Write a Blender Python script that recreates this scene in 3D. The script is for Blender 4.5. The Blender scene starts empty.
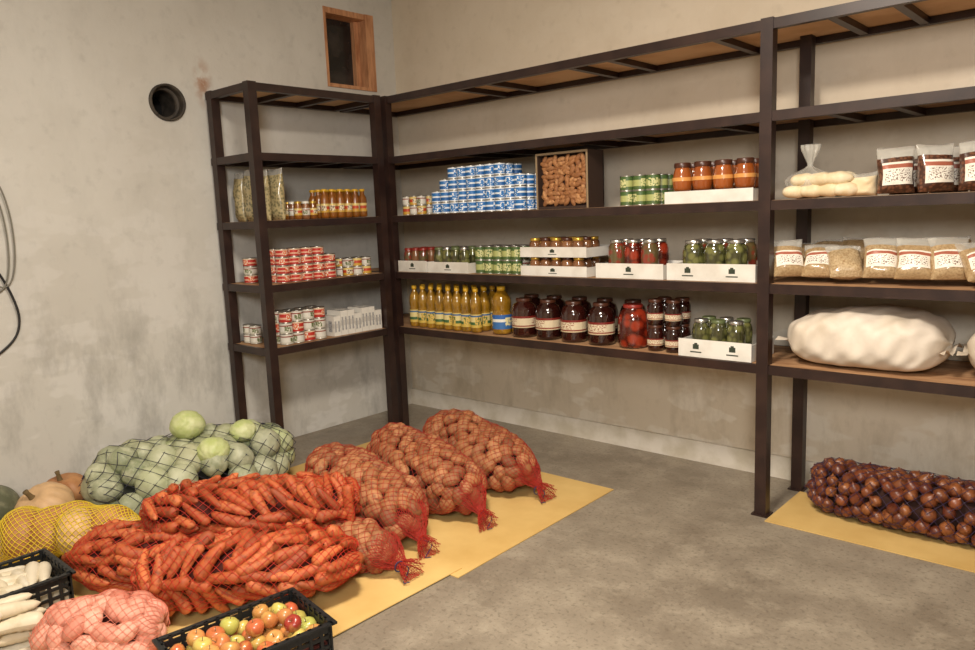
import bpy, bmesh, math, random
import numpy as np
from mathutils import Vector, Matrix
from mathutils.bvhtree import BVHTree
random.seed(7); rng=np.random.default_rng(7)
PI=math.pi
scene=bpy.context.scene
try:
    scene.view_settings.view_transform='Standard'
    scene.view_settings.look='None'
except Exception: pass

def c(r,g,b):
    def f(v):
        v/=255.0
        return v/12.92 if v<=0.04045 else ((v+0.055)/1.055)**2.4
    return (f(r),f(g),f(b),1.0)

# ------------------------------------------------------------------ materials
MATS=[]; MIDX={}
def reg(m):
    MIDX[m.name]=len(MATS); MATS.append(m); return len(MATS)-1
def base(name):
    m=bpy.data.materials.new(name); m.use_nodes=True
    nt=m.node_tree; b=nt.nodes.get('Principled BSDF')
    return m,nt,b
def ramp(nt,fac,cols,const=False):
    n=nt.nodes.new('ShaderNodeValToRGB'); cr=n.color_ramp
    cr.interpolation='CONSTANT' if const else 'LINEAR'
    while len(cr.elements)>1: cr.elements.remove(cr.elements[-1])
    cr.elements[0].position=cols[0][0]; cr.elements[0].color=cols[0][1]
    for p,col in cols[1:]:
        e=cr.elements.new(p); e.color=col
    nt.links.new(fac,n.inputs[0]); return n.outputs[0]
def mixc(nt,fac,a,b,mode='MIX'):
    n=nt.nodes.new('ShaderNodeMix'); n.data_type='RGBA'; n.blend_type=mode
    for s,v in ((0,fac),(6,a),(7,b)):
        if isinstance(v,(int,float)): n.inputs[s].default_value=v
        elif isinstance(v,tuple): n.inputs[s].default_value=v
        else: nt.links.new(v,n.inputs[s])
    return n.outputs[2]
def math_(nt,op,a,b=None):
    n=nt.nodes.new('ShaderNodeMath'); n.operation=op
    for i,v in enumerate((a,b)):
        if v is None: continue
        if isinstance(v,(int,float)): n.inputs[i].default_value=v
        else: nt.links.new(v,n.inputs[i])
    return n.outputs[0]
def noise(nt,scale,detail=4,stretch=None,rough=.55):
    g=nt.nodes.new('ShaderNodeNewGeometry'); v=g.outputs['Position']
    if stretch:
        mp=nt.nodes.new('ShaderNodeMapping'); mp.inputs['Scale'].default_value=stretch
        nt.links.new(v,mp.inputs[0]); v=mp.outputs[0]
    n=nt.nodes.new('ShaderNodeTexNoise'); n.inputs['Scale'].default_value=scale
    n.inputs['Detail'].default_value=detail; n.inputs['Roughness'].default_value=rough
    nt.links.new(v,n.inputs['Vector']); return n.outputs[0]
def M(name,cols,rough=.6,metal=0,coat=0,ns=None,ncol=None,nr=(.4,.65),bump=0,bs=60,const=False,sss=0,trans=0,alpha=1,voro=None,stretch=None):
    m,nt,b=base(name)
    if isinstance(cols,tuple): cols=[cols]
    if len(cols)>1:
        g=nt.nodes.new('ShaderNodeNewGeometry')
        k=len(cols); st=[(i/(k-1) if not const else i/k,cc) for i,cc in enumerate(cols)]
        col=ramp(nt,g.outputs['Random Per Island'],st,const)
    else:
        col=cols[0]
    if voro:
        g=nt.nodes.new('ShaderNodeNewGeometry')
        vn=nt.nodes.new('ShaderNodeTexVoronoi'); vn.inputs['Scale'].default_value=voro[0]
        nt.links.new(g.outputs['Position'],vn.inputs['Vector'])
        f=ramp(nt,vn.outputs['Distance'],[(voro[2],(0,0,0,1)),(voro[3],(1,1,1,1))])
        col=mixc(nt,f,col,voro[1])
    if ns:
        f=ramp(nt,noise(nt,ns,5,stretch),[(nr[0],(0,0,0,1)),(nr[1],(1,1,1,1))])
        col=mixc(nt,f,col,ncol)
    if isinstance(col,tuple): b.inputs['Base Color'].default_value=col
    else: nt.links.new(col,b.inputs['Base Color'])
    b.inputs['Roughness'].default_value=rough; b.inputs['Metallic'].default_value=metal
    b.inputs['Coat Weight'].default_value=coat; b.inputs['Coat Roughness'].default_value=.08
    b.inputs['Transmission Weight'].default_value=trans
    b.inputs['Alpha'].default_value=alpha
    if sss: 
        b.inputs['Subsurface Weight'].default_value=sss; b.inputs['Subsurface Scale'].default_value=.01
    if bump:
        bn=nt.nodes.new('ShaderNodeBump'); bn.inputs['Strength'].default_value=bump; bn.inputs['Distance'].default_value=.01
        nt.links.new(noise(nt,bs,4),bn.inputs['Height']); nt.links.new(bn.outputs[0],b.inputs['Normal'])
    return reg(m)
def LABEL(name,bands,panel=None,pcol=None,reps=2,text=None,rough=.45,metal=0,ts=(22,13)):
    m,nt,b=base(name)
    uvn=nt.nodes.new('ShaderNodeUVMap'); sp=nt.nodes.new('ShaderNodeSeparateXYZ'); nt.links.new(uvn.outputs[0],sp.inputs[0])
    U=sp.outputs[0]; V=sp.outputs[1]
    col=ramp(nt,V,bands,True)
    if panel:
        fu=math_(nt,'FRACT',math_(nt,'MULTIPLY',U,reps))
        u0,u1,v0,v1=panel
        f=math_(nt,'MULTIPLY',math_(nt,'GREATER_THAN',fu,u0),math_(nt,'LESS_THAN',fu,u1))
        f=math_(nt,'MULTIPLY',f,math_(nt,'MULTIPLY',math_(nt,'GREATER_THAN',V,v0),math_(nt,'LESS_THAN',V,v1)))
        col=mixc(nt,f,col,pcol)
        if text:
            mp=nt.nodes.new('ShaderNodeMapping'); mp.inputs['Scale'].default_value=(ts[0]*reps,ts[1],1)
            nt.links.new(uvn.outputs[0],mp.inputs[0])
            n=nt.nodes.new('ShaderNodeTexNoise'); n.inputs['Scale'].default_value=1; n.inputs['Detail'].default_value=1
            nt.links.new(mp.outputs[0],n.inputs['Vector'])
            g=math_(nt,'MULTIPLY',math_(nt,'GREATER_THAN',n.outputs[0],.56),f)
            col=mixc(nt,g,col,text)
    nt.links.new(col,b.inputs['Base Color'])
    b.inputs['Roughness'].default_value=rough; b.inputs['Metallic'].default_value=metal
    return reg(m)

steel=M('painted_steel_brown',c(40,25,22),rough=.4,ns=9,ncol=c(54,36,30))
ply=M('plywood_brown',c(186,146,106),rough=.75,ns=5,ncol=c(150,110,76),stretch=(1,5,1))
plyw=M('hardboard_tan',c(220,186,144),rough=.8,ns=3,ncol=c(190,152,110))
metal=M('tin_metal',c(200,198,190),rough=.3,metal=.9)
gold=M('lid_gold',c(205,165,70),rough=.3,metal=.6)
lidw=M('lid_white',c(225,222,210),rough=.35)
lidr=M('lid_red',c(140,44,34),rough=.35)
lidb=M('lid_dark',c(74,40,26),rough=.35)
lidg=M('lid_green',c(96,106,68),rough=.35)
capy=M('cap_yellow',c(220,172,44),rough=.35)
cap_or=M('cap_orange',c(214,150,80),rough=.35)
oil=M('sunflower_oil',[c(122,88,20),c(146,106,26)],rough=.1,coat=1,ns=22,ncol=c(176,132,42),nr=(.45,.7))
oil2=M('amber_liquid',[c(120,68,20),c(150,90,26)],rough=.12,coat=1)
dark=M('dark_preserve',[c(34,12,9),c(50,16,12)],rough=.1,coat=1)
tomato=M('jar_tomatoes',c(146,48,26),rough=.1,coat=1,voro=(18,c(74,20,12),.35,.6))
pickle=M('jar_pickles',c(112,112,62),rough=.1,coat=1,voro=(26,c(60,60,34),.3,.6))
redj=M('jar_red_pepper',[c(136,50,34),c(108,48,32)],rough=.12,coat=1,voro=(30,c(92,78,48),.35,.6))
brownj=M('jar_brown_spread',[c(136,92,58),c(108,68,42)],rough=.15,coat=1)
honey=M('honey_orange',[c(160,84,34),c(144,72,28)],rough=.1,coat=1)
cardw=M('carton_white',c(230,226,216),rough=.8,ns=8,ncol=c(212,206,194))
logo=M('carton_logo_ink',c(50,58,44),rough=.8)
cardb=M('cardboard_yellow',c(222,188,118),rough=.85,ns=3,ncol=c(204,166,96),nr=(.35,.7))
cream=LABEL('label_cream',[(0,c(205,185,150)),(.1,c(130,50,36)),(.2,c(214,198,166)),(.82,c(120,34,26))],(.2,.8,.25,.8),c(218,204,174),2,c(140,70,50))
l_milk=LABEL('label_milk',[(0,c(225,230,234)),(.1,c(34,96,160)),(.42,c(222,230,236)),(.58,c(44,112,178)),(.9,c(235,240,242))],(.1,.5,.12,.8),c(50,120,185),2,c(235,240,244),ts=(10,6))
l_red=LABEL('label_red',[(0,c(176,45,35)),(.3,c(222,170,140)),(.5,c(190,50,38)),(.85,c(225,200,170))],(.2,.6,.2,.8),c(215,110,66),3,c(240,230,210),ts=(10,6))
l_green=LABEL('label_green',[(0,c(74,96,48)),(.25,c(168,172,106)),(.7,c(70,96,48))],(.2,.7,.2,.8),c(200,198,140),2,c(84,110,56),ts=(10,7))
l_white=LABEL('label_white',[(0,c(200,195,180)),(.2,c(218,214,202)),(.7,c(140,66,50)),(.82,c(215,210,198))],(.2,.55,.15,.7),c(105,115,75),2,c(225,220,205),ts=(10,7))
l_oil=LABEL('label_oil',[(0,c(206,176,80)),(.2,c(70,104,60)),(.42,c(220,204,140)),(.8,c(70,104,150)),(.92,c(216,196,120))],(.25,.6,.2,.8),c(214,180,90),2,c(90,110,60),ts=(10,7))
l_blue=LABEL('label_blue',[(0,c(60,110,170)),(.5,c(230,230,220)),(.7,c(50,100,170))],(.2,.7,.2,.8),c(235,225,170),2,c(60,100,160),ts=(10,7))
l_grain=LABEL('label_paper',[(0,c(238,230,214)),(.72,c(168,96,74)),(.90,c(238,230,214))],(.12,.88,.12,.66),c(240,234,220),1,c(120,96,84),ts=(26,16))
l_small=LABEL('label_small',[(0,c(205,160,60)),(.35,c(190,70,40)),(.7,c(220,195,120))],(.3,.7,.2,.8),c(230,215,180),2,c(90,60,40),ts=(10,7))
l_box=LABEL('label_box',[(0,c(228,224,214)),(.4,c(205,200,190)),(.62,c(228,224,214))],(.2,.7,.2,.75),c(180,178,176),2,c(110,110,110))
potato=M('potato_skin',[c(146,92,54),c(172,114,70),c(122,72,42),c(184,128,84),c(156,98,58)],rough=.7,ns=35,ncol=c(110,64,38),nr=(.5,.74),bump=.15,bs=90)
pinkp=M('pink_potato_skin',[c(216,146,124),c(230,172,148),c(196,120,98)],rough=.65,ns=40,ncol=c(180,108,84),nr=(.5,.75),bump=.15)
carrot=M('carrot_skin',[c(190,96,48),c(164,76,36),c(204,114,62),c(146,68,34),c(184,90,42)],rough=.65,ns=45,ncol=c(128,64,36),nr=(.5,.74),bump=.25)
onion=M('onion_skin',[c(126,70,40),c(160,100,56),c(98,48,32),c(144,80,46)],rough=.35,ns=30,ncol=c(92,44,28),bump=.1)
cabbage=M('cabbage_leaf',[c(156,160,124),c(186,186,152),c(132,140,106),c(170,172,144),c(188,198,142)],rough=.55,ns=16,ncol=c(194,196,166),nr=(.45,.7),bump=.4,bs=28)
cabbage2=M('cabbage_fresh',c(184,196,124),rough=.5,ns=12,ncol=c(208,212,162),bump=.4,bs=24)
pumpk=M('pumpkin_pale',[c(222,190,148),c(210,168,120)],rough=.55,ns=12,ncol=c(200,164,120),bump=.1)
pumpo=M('pumpkin_orange',[c(196,146,98),c(182,128,80)],rough=.55,ns=12,ncol=c(166,112,70))
melon=M('marrow_green',[c(84,88,68),c(104,106,82)],rough=.45,ns=18,ncol=c(130,130,104),nr=(.5,.7))
stem=M('stem_brown',c(110,90,56),rough=.8)
apple=M('apple_skin',[c(170,50,38),c(210,186,96),c(170,174,84),c(190,86,54),c(206,150,84),c(150,44,38)],rough=.3,coat=.3,ns=20,ncol=c(200,160,84),nr=(.5,.75))
daikon=M('white_radish',[c(226,216,194),c(212,198,168)],rough=.5,ns=15,ncol=c(188,172,136),nr=(.5,.8))
blackp=M('black_plastic',c(24,26,27),rough=.45)
fill_p=M('gap_shade_brown',c(50,24,16),rough=.9)  # dark filler colours: shade in the gaps between packed items, painted in
fill_c=M('gap_shade_green',c(34,36,28),rough=.9)
fill_k=M('gap_shade_red',c(74,24,12),rough=.9)
net_r=M('net_red',c(176,42,26),rough=.55)
net_o=M('net_orange',c(196,44,24),rough=.55)
net_d=M('net_dark',c(48,48,66),rough=.6)
net_p=M('net_purple',c(60,44,80),rough=.6)
net_y=M('net_yellow',c(236,206,56),rough=.55)
net_k=M('net_pink',c(226,130,106),rough=.55)
string=M('string_blue',c(50,52,90),rough=.7)
cook=M('cookie_brown',[c(180,126,78),c(150,98,56),c(200,148,98)],rough=.7,ns=60,ncol=c(132,84,48))
wooddark=M('dark_wood',c(58,42,34),rough=.6)
woodl=M('pale_wood_edge',c(150,128,98),rough=.6)
roll=M('pale_rolls',[c(226,206,166),c(214,190,148)],rough=.7,ns=20,ncol=c(232,218,186))
granola=M('granola_bag',c(118,76,54),rough=.3,coat=.6,voro=(70,c(70,42,30),.3,.6))
grain=M('grain_bag',[c(196,170,130),c(178,150,110),c(204,182,144)],rough=.3,coat=.5,ns=120,ncol=c(156,126,88))
pasta=M('pasta_bag',[c(108,108,78),c(140,130,94),c(80,84,62)],rough=.25,coat=.7,voro=(60,c(184,168,124),.3,.6))
cello=M('cellophane',c(230,226,214),rough=.15,alpha=.35)
sackw=M('woven_white_sack',c(226,214,198),rough=.6,ns=4,ncol=c(206,192,170),bump=.5,bs=9)
woodf=M('window_wood',c(204,150,108),rough=.6,ns=6,ncol=c(170,116,78),stretch=(6,6,1))
glassd=M('dark_glass',c(20,18,18),rough=.15,ns=5,ncol=c(56,50,46))
pipem=M('pipe_grey',c(76,68,58),rough=.7,ns=20,ncol=c(46,40,34))
black=M('void_black',c(10,9,8),rough=.95)
wirem=M('wire_black',c(26,24,24),rough=.5)
wireg=M('wire_grey',c(120,116,104),rough=.5)

def wallmat(name,c1,c2,stain,tone,patch,rust=None):
    m,nt,b=base(name)
    f=ramp(nt,noise(nt,1.1,6),[(.35,(0,0,0,1)),(.65,(1,1,1,1))])
    col=mixc(nt,f,c1,c2)
    g=nt.nodes.new('ShaderNodeNewGeometry'); s=nt.nodes.new('ShaderNodeSeparateXYZ'); nt.links.new(g.outputs['Position'],s.inputs[0])
    f4=ramp(nt,noise(nt,2.1,3,(1,1,2.0),.7),[(.52,(0,0,0,1)),(.56,(1,1,1,1))])
    hz2=ramp(nt,math_(nt,'DIVIDE',s.outputs[2],3.0),[(0.0,(1,1,1,1)),(.5,(.5,.5,.5,1)),(.75,(.15,.15,.15,1))])
    col=mixc(nt,math_(nt,'MULTIPLY',math_(nt,'MULTIPLY',f4,hz2),.65),col,patch)
    f2=ramp(nt,noise(nt,3.2,8,(1.5,1.5,.6),.66),[(.50,(0,0,0,1)),(.70,(1,1,1,1))])
    hz=ramp(nt,math_(nt,'DIVIDE',s.outputs[2],3.0),[(0.0,(1,1,1,1)),(.26,(.9,.9,.9,1)),(.46,(.22,.22,.22,1)),(1,(.2,.2,.2,1))])
    col=mixc(nt,math_(nt,'MULTIPLY',math_(nt,'MULTIPLY',f2,hz),tone),col,stain)
    f3=ramp(nt,noise(nt,14,6),[(.56,(0,0,0,1)),(.75,(1,1,1,1))])
    col=mixc(nt,math_(nt,'MULTIPLY',f3,.22),col,stain)
    if rust:
        mp=nt.nodes.new('ShaderNodeMapping'); mp.inputs['Location'].default_value=(-rust[0]*6,-rust[1]*6,-rust[2]*2.6); mp.inputs['Scale'].default_value=(6,6,2.6)
        nt.links.new(g.outputs['Position'],mp.inputs[0])
        ln=nt.nodes.new('ShaderNodeVectorMath'); ln.operation='LENGTH'; nt.links.new(mp.outputs[0],ln.inputs[0])
        fr=ramp(nt,ln.outputs['Value'],[(.05,(1,1,1,1)),(.45,(0,0,0,1))])
        fn=ramp(nt,noise(nt,16,5),[(.4,(0,0,0,1)),(.6,(1,1,1,1))])
        col=mixc(nt,math_(nt,'MULTIPLY',math_(nt,'MULTIPLY',fr,fn),.8),col,c(158,104,62))
    nt.links.new(col,b.inputs['Base Color']); b.inputs['Roughness'].default_value=.9
    bn=nt.nodes.new('ShaderNodeBump'); bn.inputs['Strength'].default_value=.35; bn.inputs['Distance'].default_value=.02
    nt.links.new(noise(nt,5,7),bn.inputs['Height']); nt.links.new(bn.outputs[0],b.inputs['Normal'])
    return reg(m)
w_left=wallmat('wall_plaster_left',c(210,207,198),c(199,195,185),c(148,145,137),.68,c(218,215,208),(-4.45,2.42,2.36))
w_back=wallmat('wall_plaster_back',c(218,206,186),c(207,194,172),c(168,154,130),.6,c(230,223,208))
w_ceil=M('ceiling_plaster',c(215,211,202),rough=.9)
skirt=M('skirting_white',c(218,211,198),rough=.85,ns=6,ncol=c(194,185,166))
def floormat():
    m,nt,b=base('concrete_floor')
    f=ramp(nt,noise(nt,1.4,8,None,.65),[(.38,(0,0,0,1)),(.62,(1,1,1,1))])
    col=mixc(nt,f,c(154,143,126),c(122,111,96))
    f=ramp(nt,noise(nt,6,8,None,.75),[(.48,(0,0,0,1)),(.66,(1,1,1,1))])
    col=mixc(nt,math_(nt,'MULTIPLY',f,.5),col,c(176,165,146))
    f=ramp(nt,noise(nt,60,3),[(.54,(0,0,0,1)),(.68,(1,1,1,1))])
    col=mixc(nt,math_(nt,'MULTIPLY',f,.5),col,c(94,84,70))
    nt.links.new(col,b.inputs['Base Color'])
    nt.links.new(ramp(nt,noise(nt,2.5,5),[(.3,(.36,.36,.36,1)),(.7,(.6,.6,.6,1))]),b.inputs['Roughness'])
    bn=nt.nodes.new('ShaderNodeBump'); bn.inputs['Strength'].default_value=.25; bn.inputs['Distance'].default_value=.01
    nt.links.new(noise(nt,12,7),bn.inputs['Height']); nt.links.new(bn.outputs[0],b.inputs['Normal'])
    return reg(m)
floorm=floormat()

# ------------------------------------------------------------------ mesh builder
class MB:
    def __init__(s): s.V=[];s.L=[];s.T=[];s.M=[];s.U=[];s.S=[];s.n=0
    def raw(s,V,L,T,Mt,U,S):
        s.V.append(V); s.L.append(L+s.n); s.T.append(T); s.M.append(Mt); s.U.append(U); s.S.append(S); s.n+=len(V)
    def fz(s):
        if len(s.V)!=1:
            s.V=[np.concatenate(s.V)];s.L=[np.concatenate(s.L)];s.T=[np.concatenate(s.T)];s.M=[np.concatenate(s.M)];s.U=[np.concatenate(s.U)];s.S=[np.concatenate(s.S)]
        return s.V[0],s.L[0],s.T[0],s.M[0],s.U[0],s.S[0]
    def inst(s,o,R=None,t=(0,0,0),sc=1,mat=None):
        V,L,T,Mt,U,S=o.fz()
        V=V*np.array(sc)
        if R is not None: V=V@np.asarray(R).T
        V=V+np.array(t)
        if mat is not None: Mt=np.full(len(T),mat)
        s.raw(V,L,T,Mt,U,S)
    def quads(s,V,Q,mat=0,uv=None,smooth=True):
        V=np.asarray(V,float); Q=np.asarray(Q,int); L=Q.ravel()
        if uv is None: U=np.zeros((len(L),2))
        else: U=np.asarray(uv)[L]
        Mt=np.full(len(Q),mat) if np.isscalar(mat) else np.asarray(mat)
        s.raw(V,L,np.full(len(Q),Q.shape[1]),Mt,U,np.full(len(Q),smooth))
    def grid(s,P,mat=0,smooth=True,uv=None):
        a,b=P.shape[:2]; idx=np.arange(a*b).reshape(a,b)
        Q=np.stack([idx[:-1,:-1],idx[1:,:-1],idx[1:,1:],idx[:-1,1:]],-1).reshape(-1,4)
        if uv is None:
            uu,vv=np.meshgrid(np.linspace(0,1,a),np.linspace(0,1,b),indexing='ij'); uv=np.stack([uu,vv],-1)
        s.quads(P.reshape(-1,3),Q,mat,uv.reshape(-1,2),smooth)
    def lathe(s,prof,mat,n=20,a0=0,a1=2*PI,t=(0,0,0),smooth=True):
        prof=np.array(prof,float); th=np.linspace(a0,a1,n+1)
        P=np.zeros((n+1,len(prof),3))
        P[...,0]=np.cos(th)[:,None]*prof[:,0]; P[...,1]=np.sin(th)[:,None]*prof[:,0]; P[...,2]=prof[:,1]
        z=prof[:,1]; zn=(z-z.min())/max(1e-6,z.max()-z.min())
        uv=np.zeros((n+1,len(prof),2)); uv[...,0]=((th-0)/(2*PI))[:,None]; uv[...,1]=zn
        s.grid(P+np.array(t),mat,smooth,uv)
    def box(s,x0,x1,y0,y1,z0,z1,mat,R=None,t=(0,0,0)):
        V=np.array([(x,y,z) for z in (z0,z1) for y in (y0,y1) for x in (x0,x1)],float)
        if R is not None: V=V@np.asarray(R).T
        V=V+np.array(t)
        Q=[(0,2,3,1),(4,5,7,6),(0,1,5,4),(2,6,7,3),(0,4,6,2),(1,3,7,5)]
        VV=np.concatenate([V[list(q)] for q in Q]); QQ=np.arange(24).reshape(6,4)
        uv=np.tile(np.array([(0,0),(1,0),(1,1),(0,1)],float),(6,1))
        uv[0:4]=[(0,0),(0,1),(1,1),(1,0)]
        uv[12:16]=[(0,0),(0,1),(1,1),(1,0)]
        uv[16:20]=[(0,0),(0,1),(1,1),(1,0)]; uv[20:24]=[(0,0),(1,0),(1,1),(0,1)]
        s.quads(VV,QQ,mat,uv,False)
    def wbox(s,*a,**k):
        x0,x1,y0,y1,z0,z1,mat=a
        V=np.array([(x,y,z) for z in (z0,z1) for y in (y0,y1) for x in (x0,x1)],float)
        R=k.get('R'); 
        if R is not None: V=V@np.asarray(R).T
        V=V+np.array(k.get('t',(0,0,0)))
        s.quads(V,[(0,2,3,1),(4,5,7,6),(0,1,5,4),(2,6,7,3),(0,4,6,2),(1,3,7,5)],mat,None,False)
    def tubes(s,P0,P1,r,mat):
        d=P1-P0; ln=np.linalg.norm(d,axis=1); k=ln>1e-5; P0=P0[k];P1=P1[k];d=d[k]/ln[k][:,None]
        up=np.tile(np.array([.3,.5,.81]),(len(d),1)); a=np.cross(d,up); a/=np.linalg.norm(a,axis=1)[:,None]+1e-9; b=np.cross(d,a)
        offs=[a*math.cos(q)*r+b*math.sin(q)*r for q in (0,2*PI/3,4*PI/3)]
        V=np.stack([P0+o for o in offs]+[P1+o for o in offs],1).reshape(-1,3)
        bq=np.array([[0,1,4,3],[1,2,5,4],[2,0,3,5]])
        Q=(bq[None]+6*np.arange(len(d))[:,None,None]).reshape(-1,4)
        s.quads(V,Q,mat,None,True)
    def build(s,name,bevel=0,origin=True):
        V,L,T,Mt,U,S=s.fz()
        o=np.array([(V[:,0].min()+V[:,0].max())/2,(V[:,1].min()+V[:,1].max())/2,V[:,2].min()]) if origin else np.zeros(3)
        me=bpy.data.meshes.new(name)
        me.vertices.add(len(V)); me.vertices.foreach_set('co',(V-o).ravel().astype(np.float32))
        me.loops.add(len(L)); me.loops.foreach_set('vertex_index',L.astype(np.int32))
        me.polygons.add(len(T)); st=np.concatenate([[0],np.cumsum(T)[:-1]]).astype(np.int32)
        me.polygons.foreach_set('loop_start',st)
        uq,inv=np.unique(Mt,return_inverse=True)
        for q in uq: me.materials.append(MATS[int(q)])
        me.polygons.foreach_set('material_index',inv.astype(np.int32).ravel())
        me.polygons.foreach_set('use_smooth',S.astype(bool))
        ul=me.uv_layers.new(name='UVMap'); ul.data.foreach_set('uv',U.ravel().astype(np.float32))
        me.update(calc_edges=True); me.validate()
        ob=bpy.data.objects.new(name,me); ob.location=o.tolist(); scene.collection.objects.link(ob)
        if bevel:
            md=ob.modifiers.new('bevel','BEVEL'); md.width=bevel; md.segments=2; md.limit_method='ANGLE'
        return ob
def Rz(a): return np.array([[math.cos(a),-math.sin(a),0],[math.sin(a),math.cos(a),0],[0,0,1]])
def Ry(a): return np.array([[math.cos(a),0,math.sin(a)],[0,1,0],[-math.sin(a),0,math.cos(a)]])
def Rx(a): return np.array([[1,0,0],[0,math.cos(a),-math.sin(a)],[0,math.sin(a),math.cos(a)]])
def ico(sub):
    bm=bmesh.new(); bmesh.ops.create_icosphere(bm,subdivisions=sub,radius=1)
    V=np.array([v.co[:] for v in bm.verts]); F=np.array([[v.index for v in f.verts] for f in bm.faces]); bm.free(); return V,F
I3=ico(3); I4=ico(4); I5=ico(5)
def curve(name,pts,r,mat,parent=None):
    cu=bpy.data.curves.new(name,'CURVE'); cu.dimensions='3D'; cu.bevel_depth=r; cu.bevel_resolution=2
    sp=cu.splines.new('NURBS'); sp.points.add(len(pts)-1)
    for p,q in zip(sp.points,pts): p.co=(*q,1)
    sp.use_endpoint_u=True; sp.order_u=4
    cu.materials.append(MATS[mat]); ob=bpy.data.objects.new(name,cu); scene.collection.objects.link(ob)
    if parent: ob.parent=parent; ob.matrix_parent_inverse=parent.matrix_world.inverted()
    return ob

# ------------------------------------------------------------------ camera
Xc=Vector((.7460,.0685,-.6621)).normalized(); Zc=Vector((-.03945,-.98838,-.14672)).normalized()
Xc=(Xc-Zc*Xc.dot(Zc)).normalized(); Yc=Zc.cross(Xc)
if Yc.z<0: Yc=-Yc
right=Vector((Xc.x,Yc.x,Zc.x)); upv=-Vector((Xc.y,Yc.y,Zc.y)); back=-Vector((Xc.z,Yc.z,Zc.z))
mt=Matrix((right,upv,back)).transposed().to_4x4(); mt.translation=(0,0,1.5)
cam=bpy.data.objects.new('camera',bpy.data.cameras.new('camera')); scene.collection.objects.link(cam)
cam.matrix_world=mt; cam.data.lens=36*750/975; cam.data.sensor_width=36; cam.data.clip_start=.02; scene.camera=cam

# ------------------------------------------------------------------ room
XL,YB,XR,YF,ZC=-4.45,4.0,2.4,-1.8,3.12
def simple(name,x0,x1,y0,y1,z0,z1,mat):
    m=MB(); m.box(x0,x1,y0,y1,z0,z1,mat); return m.build(name,origin=False)
simple('floor',XL-.3,XR+.3,YF-.3,YB+.3,-.1,0,floorm)
simple('ceiling',XL-.3,XR+.3,YF-.3,YB+.3,ZC,ZC+.1,w_ceil)
simple('wall_back',XL-.3,XR+.3,YB,YB+.3,0,ZC,w_back)
simple('wall_right',XR,XR+.3,YF,YB,0,ZC,w_back)
simple('wall_front',XL-.3,XR+.3,YF-.3,YF,0,ZC,w_back)
WY0,WY1,WZ0,WZ1=3.36,3.80,2.43,2.97
PY,PZ,PR=2.18,2.225,.108
def holes():
    m=MB(); m.wbox(XL-.3,XL,YF,YB,0,ZC,w_left); wall=m.build('wall_left',origin=False)
    m=MB(); m.wbox(XL-.5,XL+.2,WY0,WY1,WZ0,WZ1,w_left); a=m.build('cut_a',origin=False)
    bm=bmesh.new(); bmesh.ops.create_cone(bm,cap_ends=True,segments=40,radius1=PR,radius2=PR,depth=1.0,matrix=Matrix.Translation((XL,PY,PZ))@Matrix.Rotation(PI/2,4,'Y'))
    me=bpy.data.meshes.new('cut_b'); bm.to_mesh(me); bm.free(); me.materials.append(MATS[w_left]); b=bpy.data.objects.new('cut_b',me); scene.collection.objects.link(b)
    for o in (a,b):
        md=wall.modifiers.new('b','BOOLEAN'); md.object=o; md.operation='DIFFERENCE'; md.solver='EXACT'
    dg=bpy.context.evaluated_depsgraph_get(); dg.update()
    nm=bpy.data.meshes.new_from_object(wall.evaluated_get(dg)); wall.modifiers.clear(); wall.data=nm
    for p in nm.polygons: p.use_smooth=False
    for o in (a,b): bpy.data.objects.remove(o)
    return wall
holes()
m=MB()
fw=.075
m.box(XL-.12,XL+.004,WY0,WY0+.02,WZ0,WZ1,woodf)
m.box(XL-.16,XL+.012,WY1-fw,WY1,WZ0,WZ1,woodf)
m.box(XL-.158,XL+.006,WY0+.001,WY1-.001,WZ1-.04,WZ1-.001,woodf)
m.box(XL-.158,XL+.010,WY0+.001,WY1-.001,WZ0+.001,WZ0+.025,woodf)
m.box(XL-.13,XL-.08,WY1-fw-.035,WY1-fw,WZ0+.03,WZ1-.04,woodf)
m.box(XL-.14,XL-.12,WY0+.02,WY1-fw,WZ0+.025,WZ1-.04,glassd)
m.build('window_1',bevel=.003)
m=MB(); Rp=Ry(PI/2)
pp=MB(); pp.lathe([(PR-.001,-.28),(PR-.001,.022),(PR-.012,.022),(PR-.014,.0),(PR-.016,-.28)],pipem,40)
pp.lathe([(PR-.012,-.26),(.0005,-.26)],black,40)  # black disc closes the pipe, painted in for the darkness beyond
pp.lathe([(PR-.016,-.03),(PR-.03,-.03),(PR-.03,-.06)],pipem,40)
m.inst(pp,Rp,(XL,PY,PZ)); m.build('vent_pipe')
simple('baseboard_back',XL+.001,XR-.001,YB-.022,YB-.001,0.001,.125,skirt)
ca=[(XL+.01,.9,1.9),(XL+.012,1.2,1.86),(XL+.03,1.27,1.72),(XL+.02,1.29,1.45),(XL+.03,1.26,1.25),(XL+.02,1.2,1.2),(XL+.02,1.12,1.3),(XL+.02,1.14,1.6),(XL+.02,1.22,1.78)]
e=bpy.data.objects.new('hanging_cable',None); e.location=(XL+.01,1.15,.75); scene.collection.objects.link(e); bpy.context.view_layer.update()
curve('cable_loop_1',ca,.004,wireg,e)
curve('cable_loop_2',[(a,b-.03,z-.02) for a,b,z in ca],.004,wireg,e)
curve('cable_loop_3',[(XL+.015,1.0,1.55),(XL+.02,1.16,1.4),(XL+.02,1.26,1.15),(XL+.02,1.27,1.0),(XL+.02,1.2,.9),(XL+.01,1.0,.8)],.006,wirem,e)

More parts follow.
